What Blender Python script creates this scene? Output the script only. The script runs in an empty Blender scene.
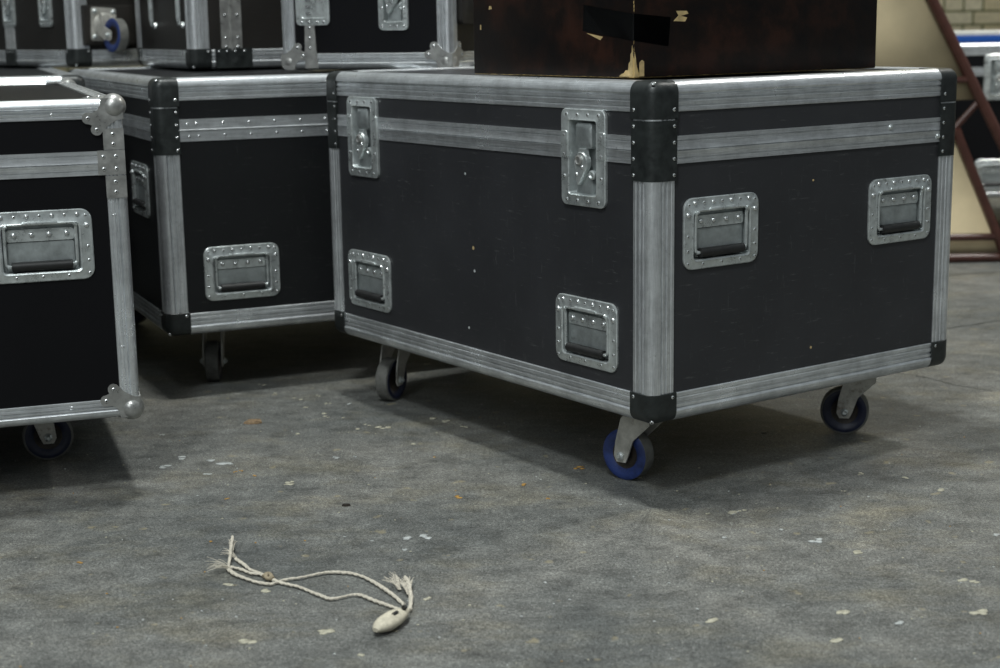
import bpy, bmesh, math, random
from mathutils import Vector, Matrix
random.seed(7)
PI = math.pi
sc = bpy.context.scene
COL = sc.collection

# ------------------------------------------------------------------ camera, world, lamps, exposure
cd = bpy.data.cameras.new('camera'); cam = bpy.data.objects.new('camera', cd); COL.objects.link(cam)
cam.matrix_world = Matrix.Translation((-0.267, -2.7023, 0.8561)) @ Matrix.Rotation(PI/2 - 0.1949, 4, 'X') @ Matrix.Rotation(-0.0157, 4, 'Z')
cd.sensor_width = 36; cd.lens = 1568.11 * 36 / 1000
cd.clip_start = 0.05
cd.dof.use_dof = True; cd.dof.focus_distance = 2.85; cd.dof.aperture_fstop = 4.5
sc.camera = cam
sc.view_settings.view_transform = 'Standard'; sc.view_settings.look = 'None'
sc.view_settings.gamma = 1; sc.view_settings.exposure = 0.0
try: sc.view_settings.use_curve_mapping = False
except Exception: pass
w = bpy.data.worlds.new('hall_light'); sc.world = w; w.use_nodes = True
wn = w.node_tree; bg = wn.nodes['Background']
_tc = wn.nodes.new('ShaderNodeTexCoord'); _sp = wn.nodes.new('ShaderNodeSeparateXYZ'); wn.links.new(_tc.outputs['Generated'], _sp.inputs[0])
_rp = wn.nodes.new('ShaderNodeValToRGB'); wn.links.new(_sp.outputs['Z'], _rp.inputs[0])   # dim lower walls, lighter roof
_e = _rp.color_ramp.elements; _e[0].position = 0.0; _e[0].color = (0.10, 0.11, 0.115, 1); _e[1].position = 1.0; _e[1].color = (0.56, 0.62, 0.64, 1)
_x = _e.new(0.22); _x.color = (0.22, 0.245, 0.255, 1); _x = _e.new(0.5); _x.color = (0.46, 0.51, 0.53, 1)
_ns = wn.nodes.new('ShaderNodeTexNoise'); _ns.inputs['Scale'].default_value = 3.2; _ns.inputs['Detail'].default_value = 2; wn.links.new(_tc.outputs['Generated'], _ns.inputs['Vector'])
_r2 = wn.nodes.new('ShaderNodeValToRGB'); wn.links.new(_ns.outputs['Fac'], _r2.inputs[0])
_e = _r2.color_ramp.elements; _e[0].position = 0.38; _e[0].color = (0.45, 0.45, 0.45, 1); _e[1].position = 0.62; _e[1].color = (1.6, 1.6, 1.6, 1)
_mx = wn.nodes.new('ShaderNodeMix'); _mx.data_type = 'RGBA'; _mx.blend_type = 'MULTIPLY'; _mx.inputs[0].default_value = 1
wn.links.new(_rp.outputs[0], _mx.inputs[6]); wn.links.new(_r2.outputs[0], _mx.inputs[7]); wn.links.new(_mx.outputs[2], bg.inputs['Color'])
bg.inputs['Strength'].default_value = 0.62

def lamp(name, loc, target, size, power, col=(1, 1, 1), size_y=None):
    l = bpy.data.lights.new(name, 'AREA'); l.shape = 'RECTANGLE' if size_y else 'SQUARE'
    l.size = size
    if size_y: l.size_y = size_y
    l.energy = power; l.color = col
    o = bpy.data.objects.new(name, l); COL.objects.link(o); o.location = loc
    o.rotation_euler = (Vector(target) - Vector(loc)).to_track_quat('-Z', 'Y').to_euler()
    return o
lamp('hall_lamp', (-0.75, 0.7, 5.2), (-0.5, 0.3, 0), 0.45, 150, (0.97, 1.0, 0.97))
lamp('hall_lamp', (-1.1, -3.2, 4.8), (-0.4, -0.2, 0), 0.7, 138, (0.95, 1.0, 1.0))
lamp('hall_lamp', (3.1, 2.5, 4.6), (2.0, 4.8, 0.6), 0.5, 150, (1.0, 0.98, 0.93))

lamp('added_fill_light', (-2.6, -5.8, 3.6), (-0.2, 0.3, 0.4), 2.0, 85, (0.92, 0.98, 1.0), 2.6)  # added soft fill from behind the camera, for highlights on the rounded aluminium edges

# ------------------------------------------------------------------ materials
def mat(name):
    m = bpy.data.materials.new(name); m.use_nodes = True
    nt = m.node_tree; b = nt.nodes['Principled BSDF']
    return m, nt, b
def N(nt, t, **kw):
    n = nt.nodes.new(t)
    for k, v in kw.items():
        if k in n.inputs: n.inputs[k].default_value = v
        else: setattr(n, k, v)
    return n
def ramp(nt, src, stops):
    r = nt.nodes.new('ShaderNodeValToRGB'); e = r.color_ramp.elements
    e[0].position, e[0].color = stops[0][0], (*stops[0][1], 1)
    e[1].position, e[1].color = stops[-1][0], (*stops[-1][1], 1)
    for p, c in stops[1:-1]:
        x = e.new(p); x.color = (*c, 1)
    nt.links.new(src, r.inputs[0]); return r
def g(v): return (v, v, v)
def coords(nt, scale=(1, 1, 1), rot=(0, 0, 0)):
    tc = nt.nodes.new('ShaderNodeTexCoord'); mp = nt.nodes.new('ShaderNodeMapping')
    mp.inputs['Scale'].default_value = scale; mp.inputs['Rotation'].default_value = rot
    nt.links.new(tc.outputs['Object'], mp.inputs[0]); return mp.outputs[0]
def noise(nt, vec, scale, detail=4, rough=0.6):
    n = N(nt, 'ShaderNodeTexNoise'); n.inputs['Scale'].default_value = scale
    n.inputs['Detail'].default_value = detail; n.inputs['Roughness'].default_value = rough
    nt.links.new(vec, n.inputs['Vector']); return n.outputs['Fac']
def mixc(nt, fac, a, b, mode='MIX'):
    m = nt.nodes.new('ShaderNodeMix'); m.data_type = 'RGBA'; m.blend_type = mode
    for i, v in ((0, fac), (6, a), (7, b)):
        if hasattr(v, 'is_output'): nt.links.new(v, m.inputs[i])
        elif isinstance(v, (int, float)): m.inputs[i].default_value = v
        else: m.inputs[i].default_value = (*v, 1)
    return m.outputs[2]
def bump(nt, b, h, strength, dist=0.002):
    n = nt.nodes.new('ShaderNodeBump'); n.inputs['Strength'].default_value = strength
    n.inputs['Distance'].default_value = dist
    nt.links.new(h, n.inputs['Height']); nt.links.new(n.outputs[0], b.inputs['Normal'])

def metal(name, lo, hi, metallic=0.85, rough=(0.3, 0.5), sc_=(1, 1, 1), tint=(1, 1.02, 1.02), stain=(0.12, 0.12, 0.11), stain_at=0.62):
    m, nt, b = mat(name); v = coords(nt, sc_)
    n1 = noise(nt, v, 40, 6, 0.7)
    r = ramp(nt, n1, [(0.3, tuple(lo*t for t in tint)), (0.7, tuple(hi*t for t in tint))])
    n2 = noise(nt, v, 14, 8, 0.75)
    r2 = ramp(nt, n2, [(stain_at, g(0)), (stain_at+0.1, g(0.75))])
    c = mixc(nt, r2.outputs[0], r.outputs[0], stain)
    nt.links.new(c, b.inputs['Base Color'])
    b.inputs['Metallic'].default_value = metallic
    rr = ramp(nt, n1, [(0.3, g(rough[0])), (0.7, g(rough[1]))])
    nt.links.new(rr.outputs[0], b.inputs['Roughness'])
    bump(nt, b, n2, 0.25, 0.0015)
    return m
def plain(name, col, rough=0.5, metallic=0, var=0.25, scale=60, bmp=0.1):
    m, nt, b = mat(name); v = coords(nt)
    n1 = noise(nt, v, scale, 5)
    r = ramp(nt, n1, [(0.3, tuple(c*(1-var) for c in col)), (0.7, tuple(c*(1+var) for c in col))])
    nt.links.new(r.outputs[0], b.inputs['Base Color'])
    b.inputs['Roughness'].default_value = rough; b.inputs['Metallic'].default_value = metallic
    if bmp: bump(nt, b, n1, bmp, 0.001)
    return m
def panel(name, base, rough=0.45, scratch=0.12, thr=0.70, spec=0.4):
    m, nt, b = mat(name); v = coords(nt)
    n0 = noise(nt, v, 5, 5, 0.6)
    r0 = ramp(nt, n0, [(0.3, tuple(c*0.85 for c in base)), (0.7, tuple(c*1.2 for c in base))])
    # scuffs: stretched noise in two directions, and small nicks
    a = noise(nt, coords(nt, (1, 1, 9), (0.5, 0.3, 0.2)), 22, 8, 0.75)
    ra = ramp(nt, a, [(thr-0.10, g(0)), (thr+0.05, g(1))])
    c = noise(nt, coords(nt, (7, 7, 1), (0.2, -0.4, 0.1)), 16, 8, 0.8)
    rc = ramp(nt, c, [(thr-0.09, g(0)), (thr+0.04, g(1))])
    s = mixc(nt, 1.0, ra.outputs[0], rc.outputs[0], 'LIGHTEN')
    c2 = mixc(nt, s, r0.outputs[0], (scratch, scratch*1.03, scratch))
    nt.links.new(c2, b.inputs['Base Color'])
    b.inputs['Roughness'].default_value = rough
    b.inputs['Specular IOR Level'].default_value = spec
    w_ = noise(nt, v, 900, 2); bump(nt, b, w_, 0.12, 0.0006)
    return m
M = {}
def streaky(name, lo, hi, axis):
    m, nt, b = mat(name); sc_ = [1, 1, 1]; sc_[axis] = 0.05
    n1 = noise(nt, coords(nt, tuple(sc_)), 420, 4, 0.6)
    r = ramp(nt, n1, [(0.32, (lo*0.97, lo, lo*1.02)), (0.68, (hi*0.97, hi, hi*1.02))])
    n2 = noise(nt, coords(nt), 70, 9, 0.8)      # dents and grime
    r2 = ramp(nt, n2, [(0.60, g(0)), (0.68, g(0.55))])
    c = mixc(nt, r2.outputs[0], r.outputs[0], (0.17, 0.17, 0.16))
    n3 = noise(nt, coords(nt), 9, 6, 0.7); r3 = ramp(nt, n3, [(0.36, g(0.70)), (0.64, g(1.12))])
    c = mixc(nt, 1.0, c, r3.outputs[0], 'MULTIPLY')
    nt.links.new(c, b.inputs['Base Color']); b.inputs['Metallic'].default_value = 0.8
    rr = ramp(nt, n3, [(0.3, g(0.42)), (0.7, g(0.24))]); nt.links.new(rr.outputs[0], b.inputs['Roughness'])
    bump(nt, b, n2, 0.3, 0.0012); return m
for _k, _lo, _hi in (('alu', 0.62, 0.88), ('alu_bright', 0.68, 0.88)):
    for _a in range(3): M['%s%d' % (_k, _a)] = streaky('extruded_%s_%s' % (_k, 'xyz'[_a]), _lo, _hi, _a)
M['alu'] = metal('brushed_aluminium', 0.44, 0.78, metallic=0.6, rough=(0.28, 0.48))
M['alu_bright'] = metal('clean_aluminium', 0.58, 0.80, metallic=0.6, stain_at=0.72)
M['zinc'] = metal('zinc_plate', 0.44, 0.76, metallic=0.7, rough=(0.22, 0.42), tint=(0.97, 1.03, 1.02))
M['steel'] = metal('pressed_steel', 0.27, 0.48, metallic=0.65, rough=(0.25, 0.45), tint=(1, 1, 0.96))
M['rivet'] = plain('rivet_steel', (0.72, 0.74, 0.74), 0.25, 0.9, 0.1, 60, 0)
M['blackcap'] = metal('black_corner_steel', 0.013, 0.038, metallic=0.3, rough=(0.3, 0.5), tint=(0.9, 1.05, 1.03), stain=(0.05, 0.055, 0.055), stain_at=0.60)
M['panelA'] = panel('charcoal_laminate', (0.0255, 0.0262, 0.0290))
M['panelB'] = panel('black_laminate', (0.0085, 0.0092, 0.0100), scratch=0.05, spec=0.3)
M['panelC'] = panel('deep_black_laminate', (0.0028, 0.0028, 0.0038), scratch=0.02, thr=0.74, spec=0.2)
M['panelE'] = panel('dark_brown_laminate', (0.016, 0.0145, 0.013), scratch=0.05, spec=0.3)
M['rubber'] = plain('black_rubber', (0.012, 0.012, 0.012), 0.5, 0, 0.4)
M['tread'] = plain('grey_tread', (0.115, 0.115, 0.105), 0.6, 0, 0.35, 50)
M['blue'] = plain('blue_rim', (0.016, 0.032, 0.125), 0.4, 0, 0.35, 70)
M['navy'] = plain('navy_rim', (0.006, 0.010, 0.035), 0.4, 0, 0.3, 70)
M['hubdark'] = plain('dark_hub', (0.035, 0.028, 0.022), 0.5, 0.3, 0.5, 90)
M['fork'] = metal('worn_zinc_fork', 0.34, 0.6, metallic=0.5, rough=(0.35, 0.6), tint=(1, 0.98, 0.9), stain=(0.10, 0.06, 0.03), stain_at=0.56)
M['tube'] = plain('red_brown_paint', (0.058, 0.021, 0.015), 0.38, 0, 0.25, 30)
M['ply'] = plain('plywood', (0.55, 0.46, 0.29), 0.7, 0, 0.12, 6, 0.05)
M['barewood'] = plain('bare_wood', (0.46, 0.34, 0.16), 0.7, 0, 0.35, 60, 0.2)
M['darkwood'] = plain('dark_block', (0.010, 0.008, 0.006), 0.6, 0, 0.5, 25)
M['bluepl'] = plain('blue_plastic', (0.001, 0.060, 0.30), 0.5, 0, 0.1, 20, 0)
M['whitepl'] = plain('white_board', (0.6, 0.6, 0.56), 0.6, 0, 0.1, 20, 0)
M['string'] = plain('off_white_cotton', (0.52, 0.48, 0.40), 0.9, 0, 0.25, 220, 0.4)
M['oldstring'] = plain('soiled_cotton', (0.30, 0.25, 0.17), 0.9, 0, 0.3, 220, 0.4)
M['toggle'] = plain('cream_plug', (0.50, 0.46, 0.36), 0.7, 0, 0.25, 90, 0.3)
M['creamp'] = plain('cream_paint', (0.42, 0.40, 0.31), 0.8, 0, 0.2, 60, 0)
M['orangep'] = plain('orange_paint', (0.42, 0.24, 0.06), 0.8, 0, 0.2, 60, 0)
M['whitep'] = plain('white_paint', (0.44, 0.46, 0.45), 0.8, 0, 0.2, 60, 0)
M['chip'] = plain('wood_chip', (0.22, 0.15, 0.085), 0.8, 0, 0.4, 120, 0.3)
M['tapeb'] = plain('black_tape', (0.0040, 0.0042, 0.0050), 0.45, 0, 0.2, 15, 0.1)
M['tapeb'].node_tree.nodes['Principled BSDF'].inputs['Specular IOR Level'].default_value = 0.12
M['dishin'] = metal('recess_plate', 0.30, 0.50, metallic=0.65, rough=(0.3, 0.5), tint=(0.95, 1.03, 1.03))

def floor_mat():
    m, nt, b = mat('worn_concrete'); v = coords(nt)
    big = noise(nt, v, 2.0, 8, 0.65)
    r1 = ramp(nt, big, [(0.36, (0.098, 0.104, 0.100)), (0.5, (0.140, 0.143, 0.133)), (0.64, (0.185, 0.183, 0.165))])
    mid = noise(nt, v, 17, 14, 0.84)
    r2 = ramp(nt, mid, [(0.36, g(0.42)), (0.45, g(0.80)), (0.54, g(1.02)), (0.66, g(1.45))])
    c = mixc(nt, 1.0, r1.outputs[0], r2.outputs[0], 'MULTIPLY')
    fine = noise(nt, v, 150, 8, 0.85)
    r3 = ramp(nt, fine, [(0.36, g(0.38)), (0.5, g(1.0)), (0.64, g(1.75))])
    c = mixc(nt, 0.9, c, r3.outputs[0], 'MULTIPLY')
    gr = noise(nt, v, 330, 3, 0.7)
    r9 = ramp(nt, gr, [(0.36, g(0.45)), (0.5, g(1.0)), (0.64, g(1.7))])
    c = mixc(nt, 0.9, c, r9.outputs[0], 'MULTIPLY')
    # long trowel marks and drag scratches
    dr = noise(nt, coords(nt, (1, 2.2, 1), (0, 0, 0.5)), 11, 9, 0.75)
    rd = ramp(nt, dr, [(0.36, g(0.66)), (0.5, g(1.0)), (0.66, g(1.2))])
    c = mixc(nt, 0.8, c, rd.outputs[0], 'MULTIPLY')
    # yellowish worn zones
    yl = noise(nt, coords(nt, (1, 1.6, 1)), 3.6, 7, 0.7)
    r4 = ramp(nt, yl, [(0.50, g(0)), (0.66, g(0.6))])
    c = mixc(nt, r4.outputs[0], c, mixc(nt, 1.0, c, (1.22, 1.10, 0.86), 'MULTIPLY'))
    # small yellow patches
    yp = noise(nt, v, 24, 3, 0.5); r8 = ramp(nt, yp, [(0.68, g(0)), (0.72, g(0.45))])
    c = mixc(nt, r8.outputs[0], c, (0.34, 0.29, 0.17))
    # tiny pale specks in clusters
    vo = N(nt, 'ShaderNodeTexVoronoi'); vo.inputs['Scale'].default_value = 60; nt.links.new(v, vo.inputs['Vector'])
    r5 = ramp(nt, vo.outputs['Distance'], [(0.07, g(0.8)), (0.13, g(0))])
    msk = noise(nt, v, 9, 3); r6 = ramp(nt, msk, [(0.50, g(0)), (0.6, g(0.9))])
    mm = mixc(nt, 1.0, r5.outputs[0], r6.outputs[0], 'MULTIPLY')
    c = mixc(nt, mm, c, (0.40, 0.39, 0.33))
    # dark scratches and cracks
    sc1 = noise(nt, coords(nt, (1.2, 9, 1), (0, 0, -0.2)), 6, 10, 0.85)
    r7 = ramp(nt, sc1, [(0.64, g(0)), (0.69, g(0.75))])
    c = mixc(nt, r7.outputs[0], c, (0.045, 0.046, 0.045))
    nt.links.new(c, b.inputs['Base Color'])
    rr = ramp(nt, mid, [(0.3, g(0.40)), (0.7, g(0.68))]); nt.links.new(rr.outputs[0], b.inputs['Roughness'])
    b.inputs['Specular IOR Level'].default_value = 0.35
    bh = mixc(nt, 0.5, mid, fine); bump(nt, b, bh, 0.7, 0.005)
    return m
M['floor'] = floor_mat()
def brick_mat():
    m, nt, b = mat('pale_yellow_brick')
    tc = nt.nodes.new('ShaderNodeTexCoord'); sep = nt.nodes.new('ShaderNodeSeparateXYZ'); cmb = nt.nodes.new('ShaderNodeCombineXYZ')
    nt.links.new(tc.outputs['Object'], sep.inputs[0]); nt.links.new(sep.outputs[0], cmb.inputs[0]); nt.links.new(sep.outputs[2], cmb.inputs[1])
    br = nt.nodes.new('ShaderNodeTexBrick'); nt.links.new(cmb.outputs[0], br.inputs['Vector'])
    br.inputs['Scale'].default_value = 1; br.inputs['Brick Width'].default_value = 0.215; br.inputs['Row Height'].default_value = 0.074
    br.inputs['Mortar Size'].default_value = 0.006; br.inputs['Mortar Smooth'].default_value = 0.1
    br.squash = 0.5; br.squash_frequency = 2
    br.inputs['Color1'].default_value = (0.62, 0.54, 0.34, 1); br.inputs['Color2'].default_value = (0.70, 0.65, 0.48, 1)
    br.inputs['Mortar'].default_value = (0.13, 0.14, 0.055, 1)
    n = noise(nt, cmb.outputs[0], 30, 4); r = ramp(nt, n, [(0.3, g(0.8)), (0.7, g(1.1))])
    c = mixc(nt, 1.0, br.outputs['Color'], r.outputs[0], 'MULTIPLY'); nt.links.new(c, b.inputs['Base Color'])
    b.inputs['Roughness'].default_value = 0.7
    bump(nt, b, br.outputs['Fac'], -0.5, 0.006)
    return m
M['brick'] = brick_mat()
def boxwood_mat(W, D):
    m, nt, b = mat('scuffed_brown_wood'); tc = nt.nodes.new('ShaderNodeTexCoord')
    v = tc.outputs['Object']
    n1 = noise(nt, v, 9, 7, 0.7)
    r = ramp(nt, n1, [(0.36, (0.0022, 0.0022, 0.0026)), (0.5, (0.0085, 0.0045, 0.0032)), (0.64, (0.026, 0.010, 0.006))])
    c = r.outputs[0]
    n2 = noise(nt, coords(nt, (3, 3, 1)), 30, 8, 0.8); r2 = ramp(nt, n2, [(0.62, g(0)), (0.72, g(0.4))])
    c = mixc(nt, r2.outputs[0], c, (0.07, 0.05, 0.035))
    sep = nt.nodes.new('ShaderNodeSeparateXYZ'); nt.links.new(v, sep.inputs[0])
    def math_(op, a, b_=None):
        q = nt.nodes.new('ShaderNodeMath'); q.operation = op
        for i, s in enumerate((a, b_)):
            if s is None: continue
            if hasattr(s, 'is_output'): nt.links.new(s, q.inputs[i])
            else: q.inputs[i].default_value = s
        return q.outputs[0]
    jag = noise(nt, v, 60, 8, 0.85)
    # bare wood where the bottom rim and upright edges are worn through
    def edge(dist, width, thr):
        k = math_('DIVIDE', dist, width)               # 0 on the edge .. 1
        s = math_('ADD', k, math_('MULTIPLY', jag, 1.0))
        return math_('LESS_THAN', s, thr)
    bot = edge(sep.outputs[2], 0.0075, 0.66)
    ex = math_('MAXIMUM', math_('ABSOLUTE', sep.outputs[0]), math_('ABSOLUTE', sep.outputs[1]))
    up = edge(ex, 0.008, 0.64)
    low = math_('LESS_THAN', math_('ADD', math_('DIVIDE', ex, 0.022), math_('ADD', math_('DIVIDE', sep.outputs[2], 0.06), math_('MULTIPLY', jag, 0.9))), 1.15)
    fx = edge(math_('MAXIMUM', math_('ABSOLUTE', math_('SUBTRACT', sep.outputs[0], W)), math_('ABSOLUTE', sep.outputs[1])), 0.006, 0.70)
    fy = edge(math_('MAXIMUM', math_('ABSOLUTE', sep.outputs[0]), math_('ABSOLUTE', math_('SUBTRACT', sep.outputs[1], D))), 0.006, 0.70)
    msk = math_('MAXIMUM', math_('MAXIMUM', bot, up), math_('MAXIMUM', low, math_('MAXIMUM', fx, fy)))
    c = mixc(nt, msk, c, (0.46, 0.33, 0.14))
    nt.links.new(c, b.inputs['Base Color']); b.inputs['Roughness'].default_value = 0.42
    b.inputs['Specular IOR Level'].default_value = 0.2
    bump(nt, b, n1, 0.3, 0.003)
    return m

# ------------------------------------------------------------------ mesh helpers
class MB:
    def __init__(s): s.bm = bmesh.new(); s.mats = []
    def mi(s, m):
        if m not in s.mats: s.mats.append(m)
        return s.mats.index(m)
    def face(s, vs, m):
        try: f = s.bm.faces.new(vs)
        except ValueError: return None
        f.material_index = s.mi(m); return f
    def v(s, p): return s.bm.verts.new(p)
    def box(s, lo, hi, m, bevel=0, seg=3, T=None):
        lo, hi = Vector(lo), Vector(hi)
        r = bmesh.ops.create_cube(s.bm, size=1.0)
        sz = hi - lo; c = (lo + hi) / 2
        for v in r['verts']: v.co = Vector((v.co.x*sz.x, v.co.y*sz.y, v.co.z*sz.z)) + c
        fs = {f for v in r['verts'] for f in v.link_faces}
        vs = set(r['verts'])
        if bevel:
            es = list({e for f in fs for e in f.edges})
            o = bmesh.ops.bevel(s.bm, geom=es, offset=bevel, segments=seg, affect='EDGES', profile=0.5)
            fs = {f for f in fs if f.is_valid} | set(o['faces'])
            vs = {v for f in fs for v in f.verts}
        for f in fs: f.material_index = s.mi(m)
        if T is not None:
            for v in vs: v.co = T @ v.co
    def loops(s, rings, m, cap0=True, cap1=True, mats=None):
        R = [[s.v(p) for p in r] for r in rings]; n = len(R[0])
        for k in range(len(R)-1):
            mm = mats[k] if mats else m
            for i in range(n):
                s.face([R[k][i], R[k][(i+1) % n], R[k+1][(i+1) % n], R[k+1][i]], mm)
        if cap0: s.face(list(reversed(R[0])), mats[0] if mats else m)
        if cap1: s.face(R[-1], mats[-1] if mats else m)
    def lathe(s, origin, axis, prof, m, n=24, mats=None):
        a = Vector(axis).normalized(); t = a.orthogonal().normalized(); b = a.cross(t); o = Vector(origin)
        rings = []
        for (h, r) in prof:
            rings.append([o + a*h + (t*math.cos(2*PI*i/n) + b*math.sin(2*PI*i/n))*max(r, 1e-5) for i in range(n)])
        s.loops(rings, m, mats=mats)
    def tube(s, pts, r, m, n=8, smooth=0):
        pts = [Vector(p) for p in pts]
        if smooth: pts = catmull(pts, smooth)
        rr = r if callable(r) else (lambda t: r)
        rings = []; up = Vector((0, 0, 1))
        prev = None
        for i, p in enumerate(pts):
            d = (pts[min(i+1, len(pts)-1)] - pts[max(i-1, 0)])
            if d.length < 1e-9: d = Vector((1, 0, 0))
            d.normalize()
            if prev is None: t = d.orthogonal().normalized()
            else:
                t = prev - d*prev.dot(d)
                t = t.normalized() if t.length > 1e-6 else d.orthogonal().normalized()
            prev = t; b = d.cross(t); q = rr(i/(len(pts)-1))
            rings.append([p + (t*math.cos(2*PI*k/n) + b*math.sin(2*PI*k/n))*q for k in range(n)])
        s.loops(rings, m)
    def rivet(s, p, n, r=0.0036, m=None, dot=True):
        m = m or M['rivet']
        if dot: s.lathe(p, n, [(-0.0005, r), (r*0.25, r*0.97), (r*0.5, r*0.72), (r*0.6, r*0.42), (r*0.35, r*0.36)], m, 9, mats=[m, m, m, M['hubdark'], M['hubdark']])
        else: s.lathe(p, n, [(-0.0005, r), (r*0.35, r*0.93), (r*0.65, r*0.65), (r*0.8, r*0.25)], m, 10)
    def build(s, name, parent=None, smooth=35, loc=None):
        bmesh.ops.recalc_face_normals(s.bm, faces=s.bm.faces[:])
        me = bpy.data.meshes.new(name); 
        for f in s.bm.faces: f.smooth = True
        if smooth:
            lim = math.radians(smooth)
            for e in s.bm.edges:
                if len(e.link_faces) == 2 and e.calc_face_angle(0) > lim: e.smooth = False
        s.bm.to_mesh(me); s.bm.free()
        for m in s.mats: me.materials.append(m)
        o = bpy.data.objects.new(name, me); COL.objects.link(o)
        if parent: o.parent = parent
        if loc: o.location = loc
        return o
def catmull(P, k):
    out = []
    for i in range(len(P)-1):
        a, b, c, d = P[max(i-1, 0)], P[i], P[i+1], P[min(i+2, len(P)-1)]
        for j in range(k):
            t = j/k
            out.append(0.5*((2*b) + (c-a)*t + (2*a-5*b+4*c-d)*t*t + (3*b-a-3*c+d)*t**3))
    out.append(P[-1]); return out
def tag(o, label, cat, group=None, kind=None):
    if label: o['label'] = label
    if cat: o['category'] = cat
    if group: o['group'] = group
    if kind: o['kind'] = kind
    return o
def empty(name, loc, rz, label, cat, group=None):
    o = bpy.data.objects.new(name, None); COL.objects.link(o); o.location = loc; o.rotation_euler = (0, 0, rz)
    o.empty_display_size = 0.1
    return tag(o, label, cat, group)
def rrect(w, h, r, n=5):
    pts = []
    for cx, cy, a0 in ((w/2-r, h/2-r, 0), (-w/2+r, h/2-r, PI/2), (-w/2+r, -h/2+r, PI), (w/2-r, -h/2+r, 1.5*PI)):
        for i in range(n+1):
            a = a0 + PI/2*i/n; pts.append((cx + r*math.cos(a), cy + r*math.sin(a)))
    return pts

class Face:
    """frame of one side of a case: u along the side, z up, o outward"""
    def __init__(s, O, u, n): s.O, s.u, s.n = Vector(O), Vector(u), Vector(n)
    def __call__(s, u, z, o=0): return s.O + s.u*u + Vector((0, 0, z)) + s.n*o
    def ring(s, uc, zc, pts, o, dz=0): return [s(uc+a, zc+b+dz, o) for a, b in pts]

# ------------------------------------------------------------------ case hardware
def make_handle(F, uc, zc, root, w=0.182, h=0.128, flip=False, label=None):
    zn = M['zinc']; mb = MB()
    iw, ih, dz = w*0.74, h*0.66, -h*0.035
    R = [F.ring(uc, zc, rrect(w, h, 0.020), -0.001), F.ring(uc, zc, rrect(w, h, 0.020), 0.002),
         F.ring(uc, zc, rrect(w-0.003, h-0.003, 0.019), 0.0032),
         F.ring(uc, zc, rrect(iw+0.010, ih+0.010, 0.011), 0.0034, dz),
         F.ring(uc, zc, rrect(iw+0.006, ih+0.006, 0.009), 0.0048, dz),
         F.ring(uc, zc, rrect(iw, ih, 0.007), 0.0030, dz),
         F.ring(uc, zc, rrect(iw-0.004, ih-0.004, 0.006), -0.011, dz)]
    mb.loops(R, zn, cap0=False, mats=[zn]*5+[M['dishin']])
    # raised spring bar and the folded top of the recess
    ztop = zc + dz + ih/2
    mb.box((-w*0.17, -0.0035, -0.0035), (w*0.17, 0.0035, 0.0035), zn, 0.003, 2, T=Matrix.Translation(F(uc, ztop+0.004, 0.004)) @ face_rot(F))
    p0 = F(uc-iw*0.45, ztop-0.026, -0.008)
    mb.loops([F.ring(uc, ztop-0.018, rrect(iw*0.90, 0.024, 0.006), -0.012), F.ring(uc, ztop-0.018, rrect(iw*0.88, 0.022, 0.006), -0.004)], zn, cap0=False)
    mb.loops([F.ring(uc, zc+dz-ih*0.16, rrect(iw*0.88, ih*0.62, 0.004), -0.012), F.ring(uc, zc+dz-ih*0.16, rrect(iw*0.86, ih*0.60, 0.004), -0.006)], M['dishin'], cap0=False)
    for k in range(4):
        mb.rivet(F(uc + iw*(-0.34+0.227*k), ztop-0.017, -0.0038), F.n, 0.0052, dot=False)
    # rivets of the flange
    for k in range(7):
        mb.rivet(F(uc + w*(-0.36+0.12*k), zc+h/2-0.0095, 0.003), F.n, 0.0045 if k % 2 == 0 else 0.0032, dot=k % 2 == 1)
    for s in (-1, 1):
        mb.rivet(F(uc+s*(w/2-0.010), zc+h/2-0.030, 0.003), F.n, 0.0052, dot=False)
        mb.rivet(F(uc+s*(w/2-0.011), zc+h/2-0.012, 0.003), F.n, 0.0030)
        for zz in (-0.004, -0.030, -0.053): mb.rivet(F(uc+s*(w/2-0.009), zc+zz, 0.003), F.n, 0.0030)
    for k in range(3): mb.rivet(F(uc + w*(-0.25+0.25*k), zc-h/2+0.009, 0.003), F.n, 0.0030)
    hd = mb.build('handle', root)
    if label: hd['label'] = label
    # bail rod and its rubber grip
    b = MB(); s0 = iw*0.46; zb_ = zc + dz - ih*0.36
    b.tube([F(uc-s0*0.93, ztop+0.001, 0.005), F(uc-s0, ztop-0.002, 0.004), F(uc-s0, ztop-0.012, 0.001), F(uc-s0, zb_+0.010, 0.0005), F(uc-s0*0.95, zb_+0.002, 0.001), F(uc-s0*0.8, zb_, 0.002),
            F(uc+s0*0.8, zb_, 0.002), F(uc+s0*0.95, zb_+0.002, 0.001), F(uc+s0, zb_+0.010, 0.0005), F(uc+s0, ztop-0.012, 0.001), F(uc+s0, ztop-0.002, 0.004), F(uc+s0*0.93, ztop+0.001, 0.005)], 0.0032, M['zinc'], 8, 3)
    b.build('bail', hd)
    q = MB(); L_ = s0*0.86
    q.lathe(F(uc-L_, zb_, 0.002), F.u, [(0, 0.005), (0.001, 0.0085), (2*L_-0.001, 0.0085), (2*L_, 0.005)], M['rubber'], 14)
    gr = q.build('grip', hd); gr['label'] = 'black rubber grip'
    return hd
def face_rot(F):
    m = Matrix.Identity(4); z = Vector((0, 0, 1)); y = -F.n
    m.col[0][:3] = F.u; m.col[1][:3] = y; m.col[2][:3] = z
    return m
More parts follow.
